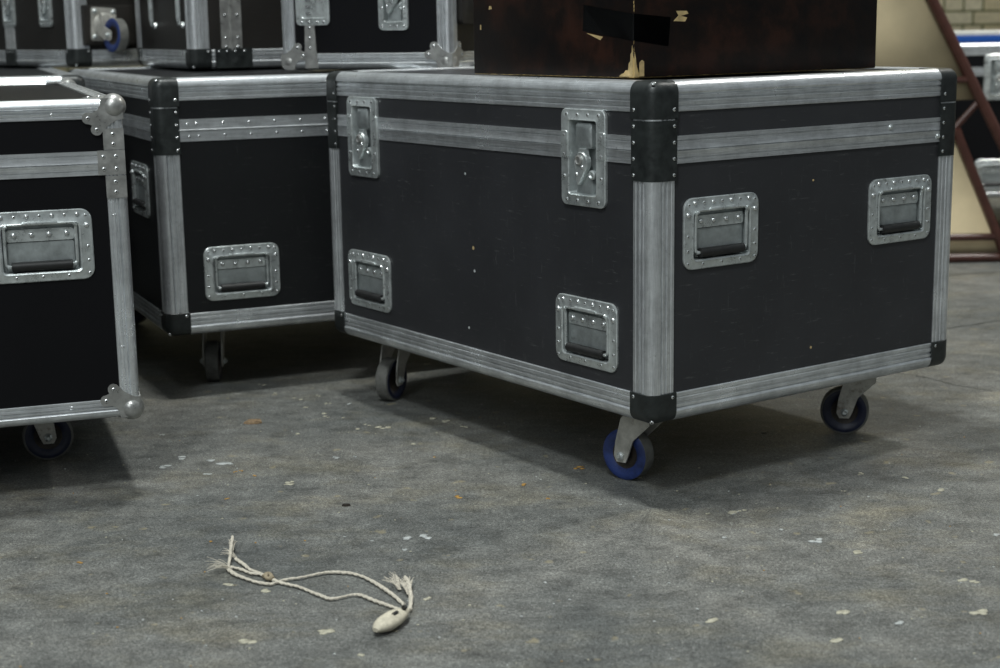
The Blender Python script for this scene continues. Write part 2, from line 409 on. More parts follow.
def make_latch(F, uc, zc, root, w=0.128, h=0.176, mech=True):
    zn = M['zinc']; mb = MB(); iw, ih = w*0.62, h*0.76; q_ = -1 if F.n.x < -0.5 else 1
    mir = lambda pts: [(q_*a, b) for a, b in pts]
    mb.loops([F.ring(uc, zc, rrect(w, h, 0.014), -0.001), F.ring(uc, zc, rrect(w, h, 0.014), 0.004), F.ring(uc, zc, rrect(w-0.003, h-0.003, 0.013), 0.0052),
              F.ring(uc, zc, rrect(iw+0.008, ih+0.008, 0.008), 0.0052), F.ring(uc, zc, rrect(iw+0.003, ih+0.003, 0.006), 0.0068), F.ring(uc, zc, rrect(iw, ih, 0.005), 0.005),
              F.ring(uc, zc, rrect(iw-0.006, ih-0.006, 0.004), -0.013)], zn, cap0=False, mats=[zn]*5+[M['dishin']])
    for k in range(4):
        for s in (-1, 1): mb.rivet(F(uc + w*(-0.36+0.24*k), zc+s*(h/2-0.010), 0.005), F.n, 0.0036)
    for s in (-1, 1):
        for zz in (0.040, 0.005, -0.035): mb.rivet(F(uc+s*(w/2-0.0105), zc+zz, 0.005), F.n, 0.0036)
    # side wings where the lid half of the plate is stepped
    for s in (-1, 1):
        mb.loops([F.ring(uc+s*(w/2-0.010), zc+0.023, rrect(0.022, 0.052, 0.005), 0.003), F.ring(uc+s*(w/2-0.010), zc+0.023, rrect(0.019, 0.049, 0.004), 0.0064)], zn, cap0=False)
    lt = mb.build('latch', root)
    k = MB()      # keeper plate on the lid half
    k.loops([F.ring(uc+0.002, zc+0.040, rrect(iw*0.62, 0.048, 0.006), -0.013), F.ring(uc+0.002, zc+0.040, rrect(iw*0.58, 0.046, 0.006), 0.000), F.ring(uc+0.002, zc+0.043, rrect(iw*0.50, 0.030, 0.006), 0.003)], M['dishin'], cap0=False)
    k.loops([F.ring(uc-0.004*q_, zc+0.004, mir([(-0.012, -0.018), (0.016, -0.018), (0.010, 0.014), (-0.010, 0.014)]), -0.004), F.ring(uc-0.004*q_, zc+0.004, mir([(-0.012, -0.018), (0.016, -0.018), (0.009, 0.012), (-0.009, 0.012)]), 0.004)], zn, cap0=True)
    k.build('keeper', lt)
    q = MB()      # lower lock body
    q.loops([F.ring(uc+0.004, zc-0.046, rrect(iw*0.62, 0.046, 0.004), -0.013), F.ring(uc+0.004, zc-0.046, rrect(iw*0.58, 0.042, 0.004), -0.003)], M['dishin'], cap0=False)
    q.lathe(F(uc+0.020*q_, zc-0.030, -0.004), F.n, [(0, 0.009), (0.004, 0.009), (0.006, 0.006), (0.003, 0.004)], M['zinc'], 14)
    q.build('lock_body', lt)
    v = MB()      # twist lever: round boss with a tapering tail
    pts = []
    c = (-0.004, -0.008)
    for i in range(15):
        a = math.radians(-20 + 230*i/14); pts.append((c[0]+0.019*math.cos(a), c[1]+0.019*math.sin(a)))
    pts += [(-0.018, -0.024), (-0.017, -0.044), (-0.013, -0.050), (-0.008, -0.046), (0.004, -0.030)]
    pts = mir(pts)
    v.loops([F.ring(uc, zc, pts, -0.003), F.ring(uc, zc, pts, 0.006), F.ring(uc, zc, [(x*0.93, y*0.93-0.0005) for x, y in pts], 0.008)], zn)
    v.lathe(F(uc-0.006*q_, zc-0.004, 0.007), F.n, [(0, 0.0095), (0.004, 0.0095), (0.0055, 0.007), (0.004, 0.005)], M['steel'], 16)
    for a, b_ in ((-0.014, -0.030), (0.002, -0.016)): v.rivet(F(uc+a*q_, zc+b_, 0.0075), F.n, 0.004, dot=False)
    v.build('twist_lever', lt)
    return lt

def caster_basis(S, axis, d):
    a = Vector(axis).normalized(); d = Vector(d); d = (d - a*d.dot(a)).normalized(); return Vector(S), a, d, a.cross(d)
def make_caster(S, axis, d, root, rim='blue', H=0.154, r=0.050, wd=0.032, plate=True):
    """S: top of the mounting plate; axis: away from the case; d: from swivel to wheel"""
    S, a, d, x = caster_basis(S, axis, d)           # x: axle
    P = lambda q, h, s: S + d*q + a*h + x*s
    mb = MB(); fk = M['fork']
    # mounting plate with bolts, swivel race
    if plate: mb.loops([[P(u, -0.001, v) for u, v in rrect(0.112, 0.096, 0.004)], [P(u, 0.008, v) for u, v in rrect(0.112, 0.096, 0.004)]], M['rubber']); S = S + a*0.008; P = lambda q, h, s_: S + d*q + a*h + x*s_; H = H - 0.008
    mb.loops([[P(u, 0.0, v) for u, v in rrect(0.098, 0.082, 0.008)], [P(u, 0.004, v) for u, v in rrect(0.098, 0.082, 0.008)]], fk)
    for u in (-1, 1):
        for v in (-1, 1): mb.lathe(P(u*0.037, 0.004, v*0.030), a, [(0, 0.0075), (0.004, 0.0075), (0.0065, 0.004)], M['zinc'], 6)
    mb.lathe(P(0, 0.004, 0), a, [(0, 0.033), (0.005, 0.034), (0.009, 0.030), (0.014, 0.029), (0.016, 0.024)], fk, 24)
    off = 0.033; hc = H - r
    for s in (-1, 1):
        o0, o1 = s*(wd/2+0.005), s*(wd/2+0.0085)
        prof = [(-0.030, 0.014), (0.026, 0.014), (0.034, 0.024), (off+0.013, hc-0.026), (off+0.016, hc+0.002), (off+0.010, hc+0.013), (off-0.010, hc+0.013), (off-0.016, hc), (off-0.027, hc-0.032), (-0.030, 0.030)]
        mb.loops([[P(q, h, o0) for q, h in prof], [P(q, h, o1) for q, h in prof]], fk)
    mb.loops([[P(q, 0.013, v) for q, v in ((-0.022, -wd/2-0.0085), (0.024, -wd/2-0.0085), (0.024, wd/2+0.0085), (-0.022, wd/2+0.0085))],
              [P(q, 0.018, v) for q, v in ((-0.022, -wd/2-0.0085), (0.024, -wd/2-0.0085), (0.024, wd/2+0.0085), (-0.022, wd/2+0.0085))]], fk)
    for s in (-1, 1): mb.lathe(P(off, hc, s*(wd/2+0.008)), x*s, [(0, 0.0085), (0.005, 0.0085), (0.007, 0.005), (0.010, 0.004)], M['zinc'], 6)
    c = mb.build('caster', root)
    wm = MB(); T = M['tread']; B = M[rim]; D = M['hubdark']
    h = wd/2
    prof = [(-h*0.55, 0.006), (-h*0.6, 0.024), (-h*0.7, 0.028), (-h, 0.0375), (-h, 0.0455), (-h+0.002, 0.0495), (-h+0.004, r), (h-0.004, r), (h-0.002, 0.0495), (h, 0.0455), (h, 0.0375), (h*0.7, 0.028), (h*0.6, 0.024), (h*0.55, 0.006)]
    mt = [D, D, B, B, B if rim == 'blue' else T, T, T, T, B if rim == 'blue' else T, B, B, D, D, D]
    wm.lathe(P(off, hc, 0), x, prof, T, 40, mats=mt)
    wl = wm.build('wheel', c)
    if rim == 'blue': wl['label'] = 'grey wheel with blue rim'
    return c

def trim_profile(e):
    r = e*0.33; pr = [(e, -0.004), (e, 0.0006), (e*0.97, 0.0018), (e*0.86, 0.0018), (e*0.84, 0.0006), (e*0.80, 0.0006), (e*0.78, 0.0018), (e*0.66, 0.0022), (e*0.63, -0.0006), (e*0.58, -0.0006), (e*0.55, 0.0020), (e*0.46, 0.0020), (e*0.43, -0.0004), (e*0.37, 0.0026)]
    a1 = [(p, -o) for p, o in pr]
    R = r + 0.0036
    for i in range(9):
        t = -PI/2 - (PI/2)*i/8
        a1.append((r + R*math.cos(t), r + R*math.sin(t)))
    a2 = [(-o, p) for p, o in reversed(pr)]
    return a1 + a2 + [(0.004, 0.004)]
def make_trim(P0, P1, d1, d2, e, root, m, name='edge_trim', rivets=()):
    mb = MB(); P0, P1, d1, d2 = map(Vector, (P0, P1, d1, d2))
    _d = P1-P0; m = M[m + str(max(range(3), key=lambda i: abs(_d[i])))]
    pr = trim_profile(e)
    mb.loops([[P0 + d1*p + d2*q for p, q in pr], [P1 + d1*p + d2*q for p, q in pr]], m)
    ax = (P1-P0).normalized(); Ln = (P1-P0).length
    for t in rivets:
        mb.rivet(P0 + ax*t + d1*e*0.70, -d2, 0.0038); mb.rivet(P0 + ax*t + d2*e*0.70, -d1, 0.0038)
    return mb.build(name, root, smooth=28)
def make_rail(F, u0, u1, z0, z1, root, m, hinge=False):
    mb = MB(); H = z1-z0; m = M[m + ('0' if abs(F.u.x) > 0.5 else '1')]
    if hinge: pr = [(0, -0.003), (0, 0.0016), (0.46*H, 0.0016), (0.47*H, 0.003), (0.49*H, 0.0046), (0.52*H, 0.0046), (0.54*H, 0.003), (0.55*H, 0.0016), (H, 0.0016), (H, -0.003)]
    else: pr = [(0, -0.003), (0, 0.0016), (0.16*H, 0.0016), (0.17*H, 0.0003), (0.20*H, 0.0003), (0.21*H, 0.002), (0.42*H, 0.002), (0.45*H, 0.0026), (0.475*H, 0.0002), (0.49*H, 0.0002), (0.50*H, 0.0026), (0.60*H, 0.0016), (0.78*H, 0.0016), (0.80*H, 0.0003), (0.83*H, 0.0003), (0.85*H, 0.002), (H, 0.002), (H, -0.003)]
    mb.loops([[F(u0, z0+z, o) for z, o in pr], [F(u1, z0+z, o) for z, o in pr]], m)
    if hinge:
        t = u0+0.02
        k = 0
        while t < u1-0.01:
            for z in (0.24, 0.78): mb.rivet(F(t+(0.004 if z < .5 else 0), z0+z*H, 0.0012), F.n, 0.0036, dot=False)
            t += 0.022 if k == 0 else 0.062; k += 1
    return mb.build('hinge' if hinge else 'closure_rail', root, smooth=28)
def make_cap(P, sx, sy, z0, z1, e, root, closed_top):
    """black pressed corner over the upright edge at P; sx, sy point into the case"""
    mb = MB(); m = M['blackcap']; P = Vector(P); k = 0.0048; w = e+0.004; rr = e*0.34+0.0045
    if closed_top:
        R_ = e*0.34 + k; rr = R_*0.95; up = closed_top == 'top'
        def ring(d, z):
            q = R_ - d; a = -k + d; pr = [(w, w), (w, a)]
            for t_ in range(9):
                t = -PI/2 - PI/2*t_/8; pr.append((a + q + q*math.cos(t), a + q + q*math.sin(t)))
            pr.append((a, w))
            return [P + Vector((p*sx, q2*sy, z)) for p, q2 in pr]
        zz = [(0.0012, z0 if up else z1), (0, z0+0.001 if up else z1-0.001)]
        for t_ in range(8):
            f = PI/2*t_/7; zz.append((rr*(1-math.cos(f)), (z1-rr+rr*math.sin(f)) if up else (z0+rr-rr*math.sin(f))))
        mb.loops([ring(d, z) for d, z in zz], m)
        zr = z0+0.012 if closed_top == 'top' else z1-0.012
        for a, b in ((Vector((w*0.82*sx, -k*sy, 0)), Vector((0, -sy, 0))), (Vector((-k*sx, w*0.82*sy, 0)), Vector((-sx, 0, 0)))):
            mb.rivet(P+a*1.0+Vector((0, 0, zr+0.004)), b, 0.0036)
        if closed_top == 'top' and sx+sy == 2: mb.rivet(P+Vector((0.0035*sx, 0.0035*sy, z1-0.0045)), Vector((-sx, -sy, 1.3)).normalized(), 0.004)
        elif sx+sy == 2: mb.rivet(P+Vector((0.002*sx, 0.002*sy, z0+0.0065)), Vector((-sx, -sy, -0.6)).normalized(), 0.004)
    else:
        kk = 0.0044; r = e*0.34
        pr = [(w-0.002, 0.006), (w-0.002, -kk)]
        for i in range(8):
            t = -PI/2 - PI/2*i/7; pr.append((r + (r+kk)*math.cos(t), r + (r+kk)*math.sin(t)))
        pr += [(-kk, w-0.002), (0.006, w-0.002), (0.006, 0.006)]
        mb.loops([[P + Vector((p*sx, q*sy, z0)) for p, q in pr], [P + Vector((p*sx, q*sy, z1)) for p, q in pr]], m)
        n = 4
        for i in range(n):
            z = z0 + 0.010 + (z1-z0-0.020)*i/(n-1)
            mb.rivet(P+Vector(((w-0.009)*sx, -kk*sy, z)), Vector((0, -sy, 0)), 0.0034)
            mb.rivet(P+Vector((-kk*sx, (w-0.009)*sy, z)), Vector((-sx, 0, 0)), 0.0034)
    return mb.build('corner_cap', root)
def make_ball(P, sx, sy, sz, e, root):
    """steel ball corner with lobed riveted leaves on the three sides"""
    mb = MB(); m = M['steel']; P = Vector(P); X, Y, Z = Vector((sx, 0, 0)), Vector((0, sy, 0)), Vector((0, 0, sz))
    q0 = 0.0165 if e > 0.035 else 0.0115; c = P + (X+Y+Z)*q0; R = 0.0232
    bmesh.ops.create_uvsphere(mb.bm, u_segments=20, v_segments=12, radius=R, matrix=Matrix.Translation(c)); mb.mi(m)
    out = []
    def arc(cx, cy, r, a0, a1, n):
        for i in range(n+1):
            a = math.radians(a0+(a1-a0)*i/n); out.append((cx+r*math.cos(a), cy+r*math.sin(a)))
    out += [(0.004, 0.0), (0.014, -0.003), (0.034, -0.003), (0.036, 0.008), (0.041, 0.017), (0.050, 0.021)]
    arc(0.0585, 0.031, 0.0105, -80, 95, 6)
    out += [(0.052, 0.044)]
    arc(0.044, 0.0515, 0.0105, -10, 150, 6)
    out += [(0.024, 0.045), (0.014, 0.039), (0.006, 0.035), (-0.003, 0.034), (-0.003, 0.014), (0.0, 0.004)]
    for A, B, Nn in ((X, Z, -Y), (Y, Z, -X), (Y, X, -Z)):
        mb.loops([[P + A*p + B*q + Nn*0.0005 for p, q in out], [P + A*p + B*q + Nn*0.0042 for p, q in out]], m)
        mb.rivet(P + A*0.0585 + B*0.031 + Nn*0.0040, Nn, 0.0042); mb.rivet(P + A*0.044 + B*0.0515 + Nn*0.0040, Nn, 0.0042)
    return mb.build('corner_ball', root)

def body_mesh(mb, R, L, z0, z1, m, holes, i=0.0015, top=True, bottom=True, c=0.018):
    """closed box skin with rectangular openings behind the recessed fittings"""
    sides = {'R': Face((0, i, 0), (1, 0, 0), (0, -1, 0)), 'L': Face((i, 0, 0), (0, 1, 0), (-1, 0, 0)),
             'X': Face((R-i, 0, 0), (0, 1, 0), (1, 0, 0)), 'Y': Face((0, L-i, 0), (1, 0, 0), (0, 1, 0))}
    for k, F in sides.items():
        W = R if k in 'RY' else L
        hs = [h for h in holes.get(k, []) if h[3] > z0 and h[2] < z1]
        us = sorted({c, W-c} | {x for h in hs for x in h[:2]}); za, zb2 = (z0 + (c if bottom else 0)), (z1 - (c if top else 0)); zs = sorted({za, zb2} | {min(max(x, za), zb2) for h in hs for x in h[2:]})
        V = {}
        for a, u in enumerate(us):
            for b, z in enumerate(zs): V[a, b] = mb.v(F(u, z, 0))
        for a in range(len(us)-1):
            for b in range(len(zs)-1):
                uc, zc = (us[a]+us[a+1])/2, (zs[b]+zs[b+1])/2
                if any(h[0] < uc < h[1] and h[2] < zc < h[3] for h in hs): continue
                mb.face([V[a, b], V[a+1, b], V[a+1, b+1], V[a, b+1]], m)
    for z, on in ((z1, top), (z0, bottom)):
        if on: mb.face([mb.v(p) for p in ((c, c, z), (R-c, c, z), (R-c, L-c, z), (c, L-c, z))], m)
    bmesh.ops.remove_doubles(mb.bm, verts=mb.bm.verts[:], dist=1e-5)

def make_case(name, label, loc, yaw, R, L, H, e, style, mat_p, joint, handles=(), latches=(), casters=(), hinge='', group=None, rim='blue', trim='alu', rivets=False, rails=True, lift=0.154, caps2=True, lw=1.0):
    """origin: near bottom corner; x: along the right-hand side, y: along the left-hand side"""
    root = empty(name, loc, yaw, label, 'flight case', group)
    FA = {'R': Face((0, 0, 0), (1, 0, 0), (0, -1, 0)), 'L': Face((0, 0, 0), (0, 1, 0), (-1, 0, 0)),
          'X': Face((R, 0, 0), (0, 1, 0), (1, 0, 0)), 'Y': Face((0, L, 0), (1, 0, 0), (0, 1, 0))}
    holes = {}
    for f, u, z in handles: holes.setdefault(f, []).append((u-0.080, u+0.080, z-0.053, z+0.053))
    for f, u, z in latches: holes.setdefault(f, []).append((u-0.046*lw, u+0.046*lw, z-0.074, z+0.074))
    b1, b2 = joint; zj = (b1+b2)/2; tm = trim
    mb = MB(); body_mesh(mb, R, L, 0.0015, zj, mat_p, holes, top=False); mb.build('body', root)
    mb = MB(); body_mesh(mb, R, L, zj, H-0.0015, mat_p, holes, bottom=False); mb.build('lid', root)
    c = e*0.9 if style == 'cap' else 0.030
    for sx, sy in ((0, 0), (1, 0), (0, 1), (1, 1)):
        x, y = sx*R, sy*L; ix, iy = 1-2*sx, 1-2*sy
        rv = [H*0.42*k + 0.10 for k in (0, 1)] if rivets else ()
        make_trim((x, y, c), (x, y, H-c), (ix, 0, 0), (0, iy, 0), e, root, tm, rivets=rv)
        if style == 'cap':
            make_cap((x, y, 0), ix, iy, -0.0035, 0.052, e, root, 'bottom')
            make_cap((x, y, 0), ix, iy, H-0.0625, H+0.0035, e, root, 'top')
            if caps2: make_cap((x, y, 0), ix, iy, b1-0.029, H-0.0650, e, root, None)
        else:
            make_ball((x, y, 0), ix, iy, 1, e, root); make_ball((x, y, H), ix, iy, -1, e, root)
    for z, dz in ((0, 1), (H, -1)):
        for s in (0, 1):
            rv = [0.16+0.16*k for k in range(int((R-0.2)/0.16)+1)] if rivets else ()
            make_trim((c, s*L, z), (R-c, s*L, z), (0, 0, dz), (0, 1-2*s, 0), e, root, tm, rivets=rv)
            rv = [0.16+0.16*k for k in range(int((L-0.2)/0.16)+1)] if rivets else ()
            make_trim((s*R, c, z), (s*R, L-c, z), (0, 0, dz), (1-2*s, 0, 0), e, root, tm, rivets=rv)
    if rails:
        for f in 'RLXY':
            W = R if f in 'RY' else L; cuts = sorted((u-0.060, u+0.060) for ff, u, z in latches if ff == f)
            a = e
            for c0, c1 in cuts: make_rail(FA[f], a, c0, b1, b2, root, tm, hinge=f in hinge); a = c1
            make_rail(FA[f], a, W-e, b1, b2, root, tm, hinge=f in hinge)
    for f, u, z in handles: make_handle(FA[f], u, z, root)
    for f, u, z in latches: make_latch(FA[f], u, z, root, w=0.128*lw)
    ca = []
    for cst in casters:     # x, y: wheel contact, in the case's frame; d in world directions
        x, y, dx, dy = cst[:4]; rm = cst[4] if len(cst) > 4 else rim
        d = Matrix.Rotation(-yaw, 3, 'Z') @ Vector((dx, dy, 0)).normalized()
        S = Vector((x, y, 0)) - d*0.033
        S.z = 0
        ca.append(make_caster(S, (0, 0, -1), d, root, rm, H=lift))
    return root, FA

# ------------------------------------------------------------------ the hall
mb = MB(); vs = [mb.v(p) for p in ((-9, -5, 0), (9, -5, 0), (9, 6.1, 0), (-9, 6.1, 0))]; mb.face(vs, M['floor'])
fl = mb.build('floor', smooth=0); fl['kind'] = 'structure'
mb = MB(); mb.box((-9, 6.1, 0), (9, 6.3, 5), M['brick']); wb = mb.build('wall_back', smooth=0); wb['kind'] = 'structure'

M['joint'] = plain('joint_filler', (0.035, 0.035, 0.032), 0.9, 0, 0.4, 60, 0)
def joint(name, pts, wd):
    mb = MB(); P = catmull([Vector(p) for p in pts], 10); rg = random.Random(3); A_, B_ = [], []
    for i, p in enumerate(P):
        d = (P[min(i+1, len(P)-1)]-P[max(i-1, 0)]).normalized(); n = Vector((-d.y, d.x, 0)); q = wd*rg.uniform(0.3, 1.0); j = n*rg.uniform(-1, 1)*wd*0.8
        A_.append(mb.v(p+n*q+j+Vector((0, 0, 0.0005)))); B_.append(mb.v(p-n*q+j+Vector((0, 0, 0.0005))))
    for i in range(len(P)-1): mb.face([A_[i], A_[i+1], B_[i+1], B_[i]], M['joint'])
    o = mb.build(name, smooth=0); o['kind'] = 'structure'
joint('trim_1', [(0.55, 1.37, 0), (0.997, 1.618, 0), (1.6, 1.945, 0), (4.5, 3.5, 0)], 0.005)
joint('trim_2', [(0.62, 1.12, 0), (0.70, 1.06, 0), (0.76, 1.01, 0), (0.81, 0.92, 0), (0.88, 0.855, 0)], 0.0020)
joint('trim_3', [(0.5, 2.35, 0), (1.26, 2.542, 0), (2.4, 2.83, 0)], 0.008)

# ------------------------------------------------------------------ big case A
A, FAa = make_case('flight_case', 'large charcoal flight case in the centre, with the scuffed brown box on top', (0, 0, 0.154), 0.6164,
    0.804, 1.137, 0.600, 0.0505, 'cap', M['panelA'], (0.4595, 0.5077),
    handles=[('L', 0.184, 0.140), ('L', 0.965, 0.141), ('R', 0.162, 0.333), ('R', 0.641, 0.333)],
    latches=[('L', 0.187, 0.462), ('L', 0.972, 0.462)],
    casters=[(0.089, 0.170, -0.77, 0.64), (0.072, 1.004, -0.45, -0.9, 'navy'), (0.662, 0.146, -0.97, 0.25, 'navy'), (0.70, 1.02, -0.2, 0.9)])
# stray rivet heads on the right-hand rail
F = FAa['R']
for u, z in ((0.605, 0.4955), (0.745, 0.471)):
    mb = MB(); mb.rivet(F(u, z, 0.0012), F.n, 0.0062, M['zinc'], dot=False); mb.build('rivet', A)

for f, u, z, r, k in (('L', 0.577, 0.407, 0.0030, 'zinc'), ('L', 0.553, 0.258, 0.0042, 'barewood'), ('L', 0.550, 0.211, 0.0034, 'whitep'), ('L', 0.574, 0.090, 0.0028, 'zinc'), ('R', 0.402, 0.087, 0.0030, 'barewood'), ('R', 0.398, 0.407, 0.0022, 'barewood')):
    F = FAa[f]; mb = MB(); mb.lathe(F(u, z, -0.0016), F.n, [(0, r), (0.0006, r*0.8), (0.0004, r*0.2)], M[k], 7); mb.build('nick', A)

# ------------------------------------------------------------------ case B behind, to the left of A
B, FAb = make_case('flight_case', 'black flight case with riveted hinge rail between the leftmost and the large charcoal case', (-1.04, 0.892, 0.154), 0.427,
    0.93, 1.15, 0.591, 0.0485, 'cap', M['panelB'], (0.449, 0.500),
    handles=[('R', 0.182, 0.138), ('L', 0.22, 0.325), ('R', 0.76, 0.138)],
    casters=[(0.142, 0.160, 0.05, -1), (0.80, 0.12, 0.3, -1), (0.12, 1.02, -1, 0.2), (0.8, 1.03, 0.4, 0.8)], hinge='R', rim='navy')

# ------------------------------------------------------------------ case C, leftmost
yawC = 0.34; RC = 0.95; cC = (-0.942-RC*math.cos(yawC), 0.14-RC*math.sin(yawC), 0.154)
Cc, FAc = make_case('flight_case', 'leftmost floor-standing black flight case, cut by the photo edge, with steel ball corners', cC, yawC,
    RC, 1.04, 0.580, 0.033, 'ball', M['panelC'], (0.447, 0.490),
    handles=[('R', RC-0.154, 0.325), ('R', 0.154, 0.325)],
    casters=[(0.80, 0.325, 0.9, 0.3), (0.12, 0.14, 0.5, -0.5), (0.12, 0.9, -0.6, 0.2), (0.83, 0.9, 0.4, 0.8)], trim='alu_bright', rim='navy', rivets=True)
mb = MB(); F = FAc['R']
for (u0, u1, z0, z1, rv) in ((RC-0.034, RC+0.0025, 0.492, 0.530, [(-0.017, 0.520), (-0.017, 0.502)]), (RC-0.046, RC+0.0025, 0.447, 0.491, [(-0.036, 0.480), (-0.036, 0.458), (-0.014, 0.480), (-0.014, 0.458)]), (RC-0.034, RC+0.0025, 0.405, 0.445, [(-0.017, 0.434), (-0.017, 0.416)])):
    pr = [(u0, z0), (u1, z0), (u1, z1), (u0, z1)]
    mb.loops([[F(a, b, 0.001) for a, b in pr], [F(a, b, 0.0048) for a, b in pr]], M['steel'])
    for du, z in rv: mb.rivet(F(RC+du, z, 0.0046), F.n, 0.0040)
mb.build('splice_plate', Cc)

# ------------------------------------------------------------------ case I behind C (only its lid top shows)
I_, _ = make_case('flight_case', 'flight case behind the leftmost one, only its bright lid rail and a black corner showing',
    (-1.300-1.0*math.cos(0.34), 1.275-1.0*math.sin(0.34), 0.154), 0.34, 1.0, 1.5, 0.591, 0.0485, 'cap', M['panelB'], (0.449, 0.500),
    casters=[(0.12, 0.14, 0.5, -0.5), (0.12, 1.05, -0.6, 0.2), (0.86, 1.03, 0.4, 0.8), (0.88, 0.15, 0.4, -0.8)])

# ------------------------------------------------------------------ upper row: cases tipped on their sides
ZT = 0.7525
def tipped(name, label, loc, yaw, R, L, H, e, style, mp, latches=(), trim='alu'):
    return make_case(name, label, loc, yaw, R, L, H, e, style, mp, (H*0.55, H*0.6), latches=latches, rails=False, trim=trim, caps2=False, lw=0.62)
E_, FE = tipped('flight_case', 'dark flight case on its side at upper left, blue-rimmed caster sticking out', (-1.512, 2.02, ZT), 0.75, 0.40, 1.0, 0.46, 0.048, 'cap', M['panelE'],
    latches=[('L', 0.405, 0.205), ('L', 0.165, 0.205)])
F = FE['L']
mb = MB()
for u0, u1 in ((0.375, 0.405), (0.408, 0.436)):
    mb.loops([[F(a, b, 0.0005) for a, b in ((u0, 0.05), (u1, 0.05), (u1, 0.118), (u0, 0.118))], [F(a, b, 0.004) for a, b in ((u0, 0.05), (u1, 0.05), (u1, 0.118), (u0, 0.118))]], M['alu'])
mb.build('joint_strap', E_)
for u0 in (0.375, 0.409):
    mb = MB(); mb.loops([[F(a, b, 0.0005) for a, b in ((u0, 0), (u0+0.032, 0), (u0+0.032, 0.051), (u0, 0.051))], [F(a, b, 0.006) for a, b in ((u0, 0.001), (u0+0.032, 0.001), (u0+0.032, 0.051), (u0, 0.051))]], M['blackcap'])
    for k in (0.008, 0.024): mb.rivet(F(u0+k, 0.042, 0.006), F.n, 0.003)
    mb.build('corner_cap', E_)
F = FE['R']
mb = MB(); mb.loops([F.ring(0.135, 0.120, rrect(0.215, 0.118, 0.004), 0), F.ring(0.135, 0.120, rrect(0.215, 0.118, 0.004), 0.012), F.ring(0.135, 0.120, rrect(0.20, 0.104, 0.004), 0.014)], M['darkwood'])
mb.build('caster_block', E_)
make_caster(F(0.090, 0.122, 0.014), F.n, (-0.06, 0.0, -1), E_, 'blue', H=0.125, plate=False)

F_, FF = tipped('flight_case', 'dark flight case on its side in the upper row, upright riveted hinge down its front', (-1.078, 1.56, ZT), 0.46, 0.34, 0.60, 0.44, 0.048, 'cap', M['panelE'])
F = FF['R']
mb = MB()
pr = [(0.081, 0.0), (0.081, 0.0025), (0.106, 0.0025), (0.107, 0.006), (0.113, 0.006), (0.114, 0.0025), (0.139, 0.0025), (0.139, 0.0)]
mb.loops([[F(u, 0.046, o) for u, o in pr], [F(u, 0.42, o) for u, o in pr]], M['steel'])
for k in range(6):
    for u in (0.093, 0.127): mb.rivet(F(u, [0.056, 0.080, 0.140, 0.20, 0.26, 0.32][k], 0.0025), F.n, 0.0042, dot=False)
mb.build('hinge', F_)
mb = MB()
lo = [(0.062, 0.0), (0.165, 0.0), (0.165, 0.052), (0.062, 0.052)]
mb.loops([[F(a, b, 0.0) for a, b in lo], [F(a, b, 0.0055) for a, b in lo]], M['blackcap'])
for u in (0.072, 0.094, 0.118, 0.143): mb.rivet(F(u, 0.044, 0.0055), F.n, 0.0038, dot=False)
mb.build('corner_cap', F_)
F = FF['L']
for uc in (0.070, 0.36):
    mb = MB(); mb.tube([F(uc, 0.118, 0), F(uc, 0.118, 0.012), F(uc, 0.135, 0.014), F(uc, 0.30, 0.014), F(uc, 0.317, 0.012), F(uc, 0.317, 0)], 0.007, M['zinc'], 8)
    mb.rivet(F(uc, 0.113, 0.002), F.n, 0.008, dot=False)
    mb.build('pull_bar', F_)

G_, FG = tipped('flight_case', 'black flight case with ball corners in the upper row, beside the brown wooden box', (-0.800, 1.292, ZT+0.0035), -0.36, 0.456, 0.50, 0.42, 0.036, 'ball', M['panelC'],
    latches=[('R', 0.307, 0.178)])
F = FG['R']
mb = MB()
mb.loops([[F(a, b, 0.0005) for a, b in ((0.064, 0.0), (0.100, 0.0), (0.096, 0.036), (0.092, 0.11), (0.066, 0.11), (0.064, 0.036))], [F(a, b, 0.0045) for a, b in ((0.064, 0.0), (0.100, 0.0), (0.096, 0.036), (0.092, 0.11), (0.066, 0.11), (0.064, 0.036))]], M['steel'])
for z in (0.05, 0.075, 0.10): mb.rivet(F(0.079, z, 0.0045), F.n, 0.004)
mb.build('strap', G_)
mb = MB(); uc, zc = 0.089, 0.190
mb.loops([F.ring(uc, zc, rrect(0.092, 0.170, 0.012), 0), F.ring(uc, zc, rrect(0.092, 0.170, 0.012), 0.005), F.ring(uc, zc, rrect(0.066, 0.136, 0.006), 0.0055), F.ring(uc, zc, rrect(0.062, 0.132, 0.006), 0.001)], M['zinc'], cap0=False)
for k in range(8): mb.box((-0.007, -0.002, -0.0035), (0.007, 0.002, 0.0035), M['rivet'], T=Matrix.Translation(F(uc-0.012, zc-0.055+0.016*k, 0.003)) @ face_rot(F))
for a in (-0.03, -0.01, 0.012, 0.03): mb.rivet(F(uc+a, zc-0.077, 0.005), F.n, 0.0035)
mb.build('lock_plate', G_)
F = FG['X']
mb = MB(); mb.loops([F.ring(0.165, 0.185, rrect(0.24, 0.165, 0.012), 0), F.ring(0.165, 0.185, rrect(0.24, 0.165, 0.012), 0.012), F.ring(0.165, 0.185, rrect(0.22, 0.145, 0.010), 0.014)], M['darkwood'])
mb.build('caster_block', G_)
make_caster(F(0.170, 0.180, 0.014), F.n, (0, 0, 1), G_, 'navy', H=0.125, plate=False)

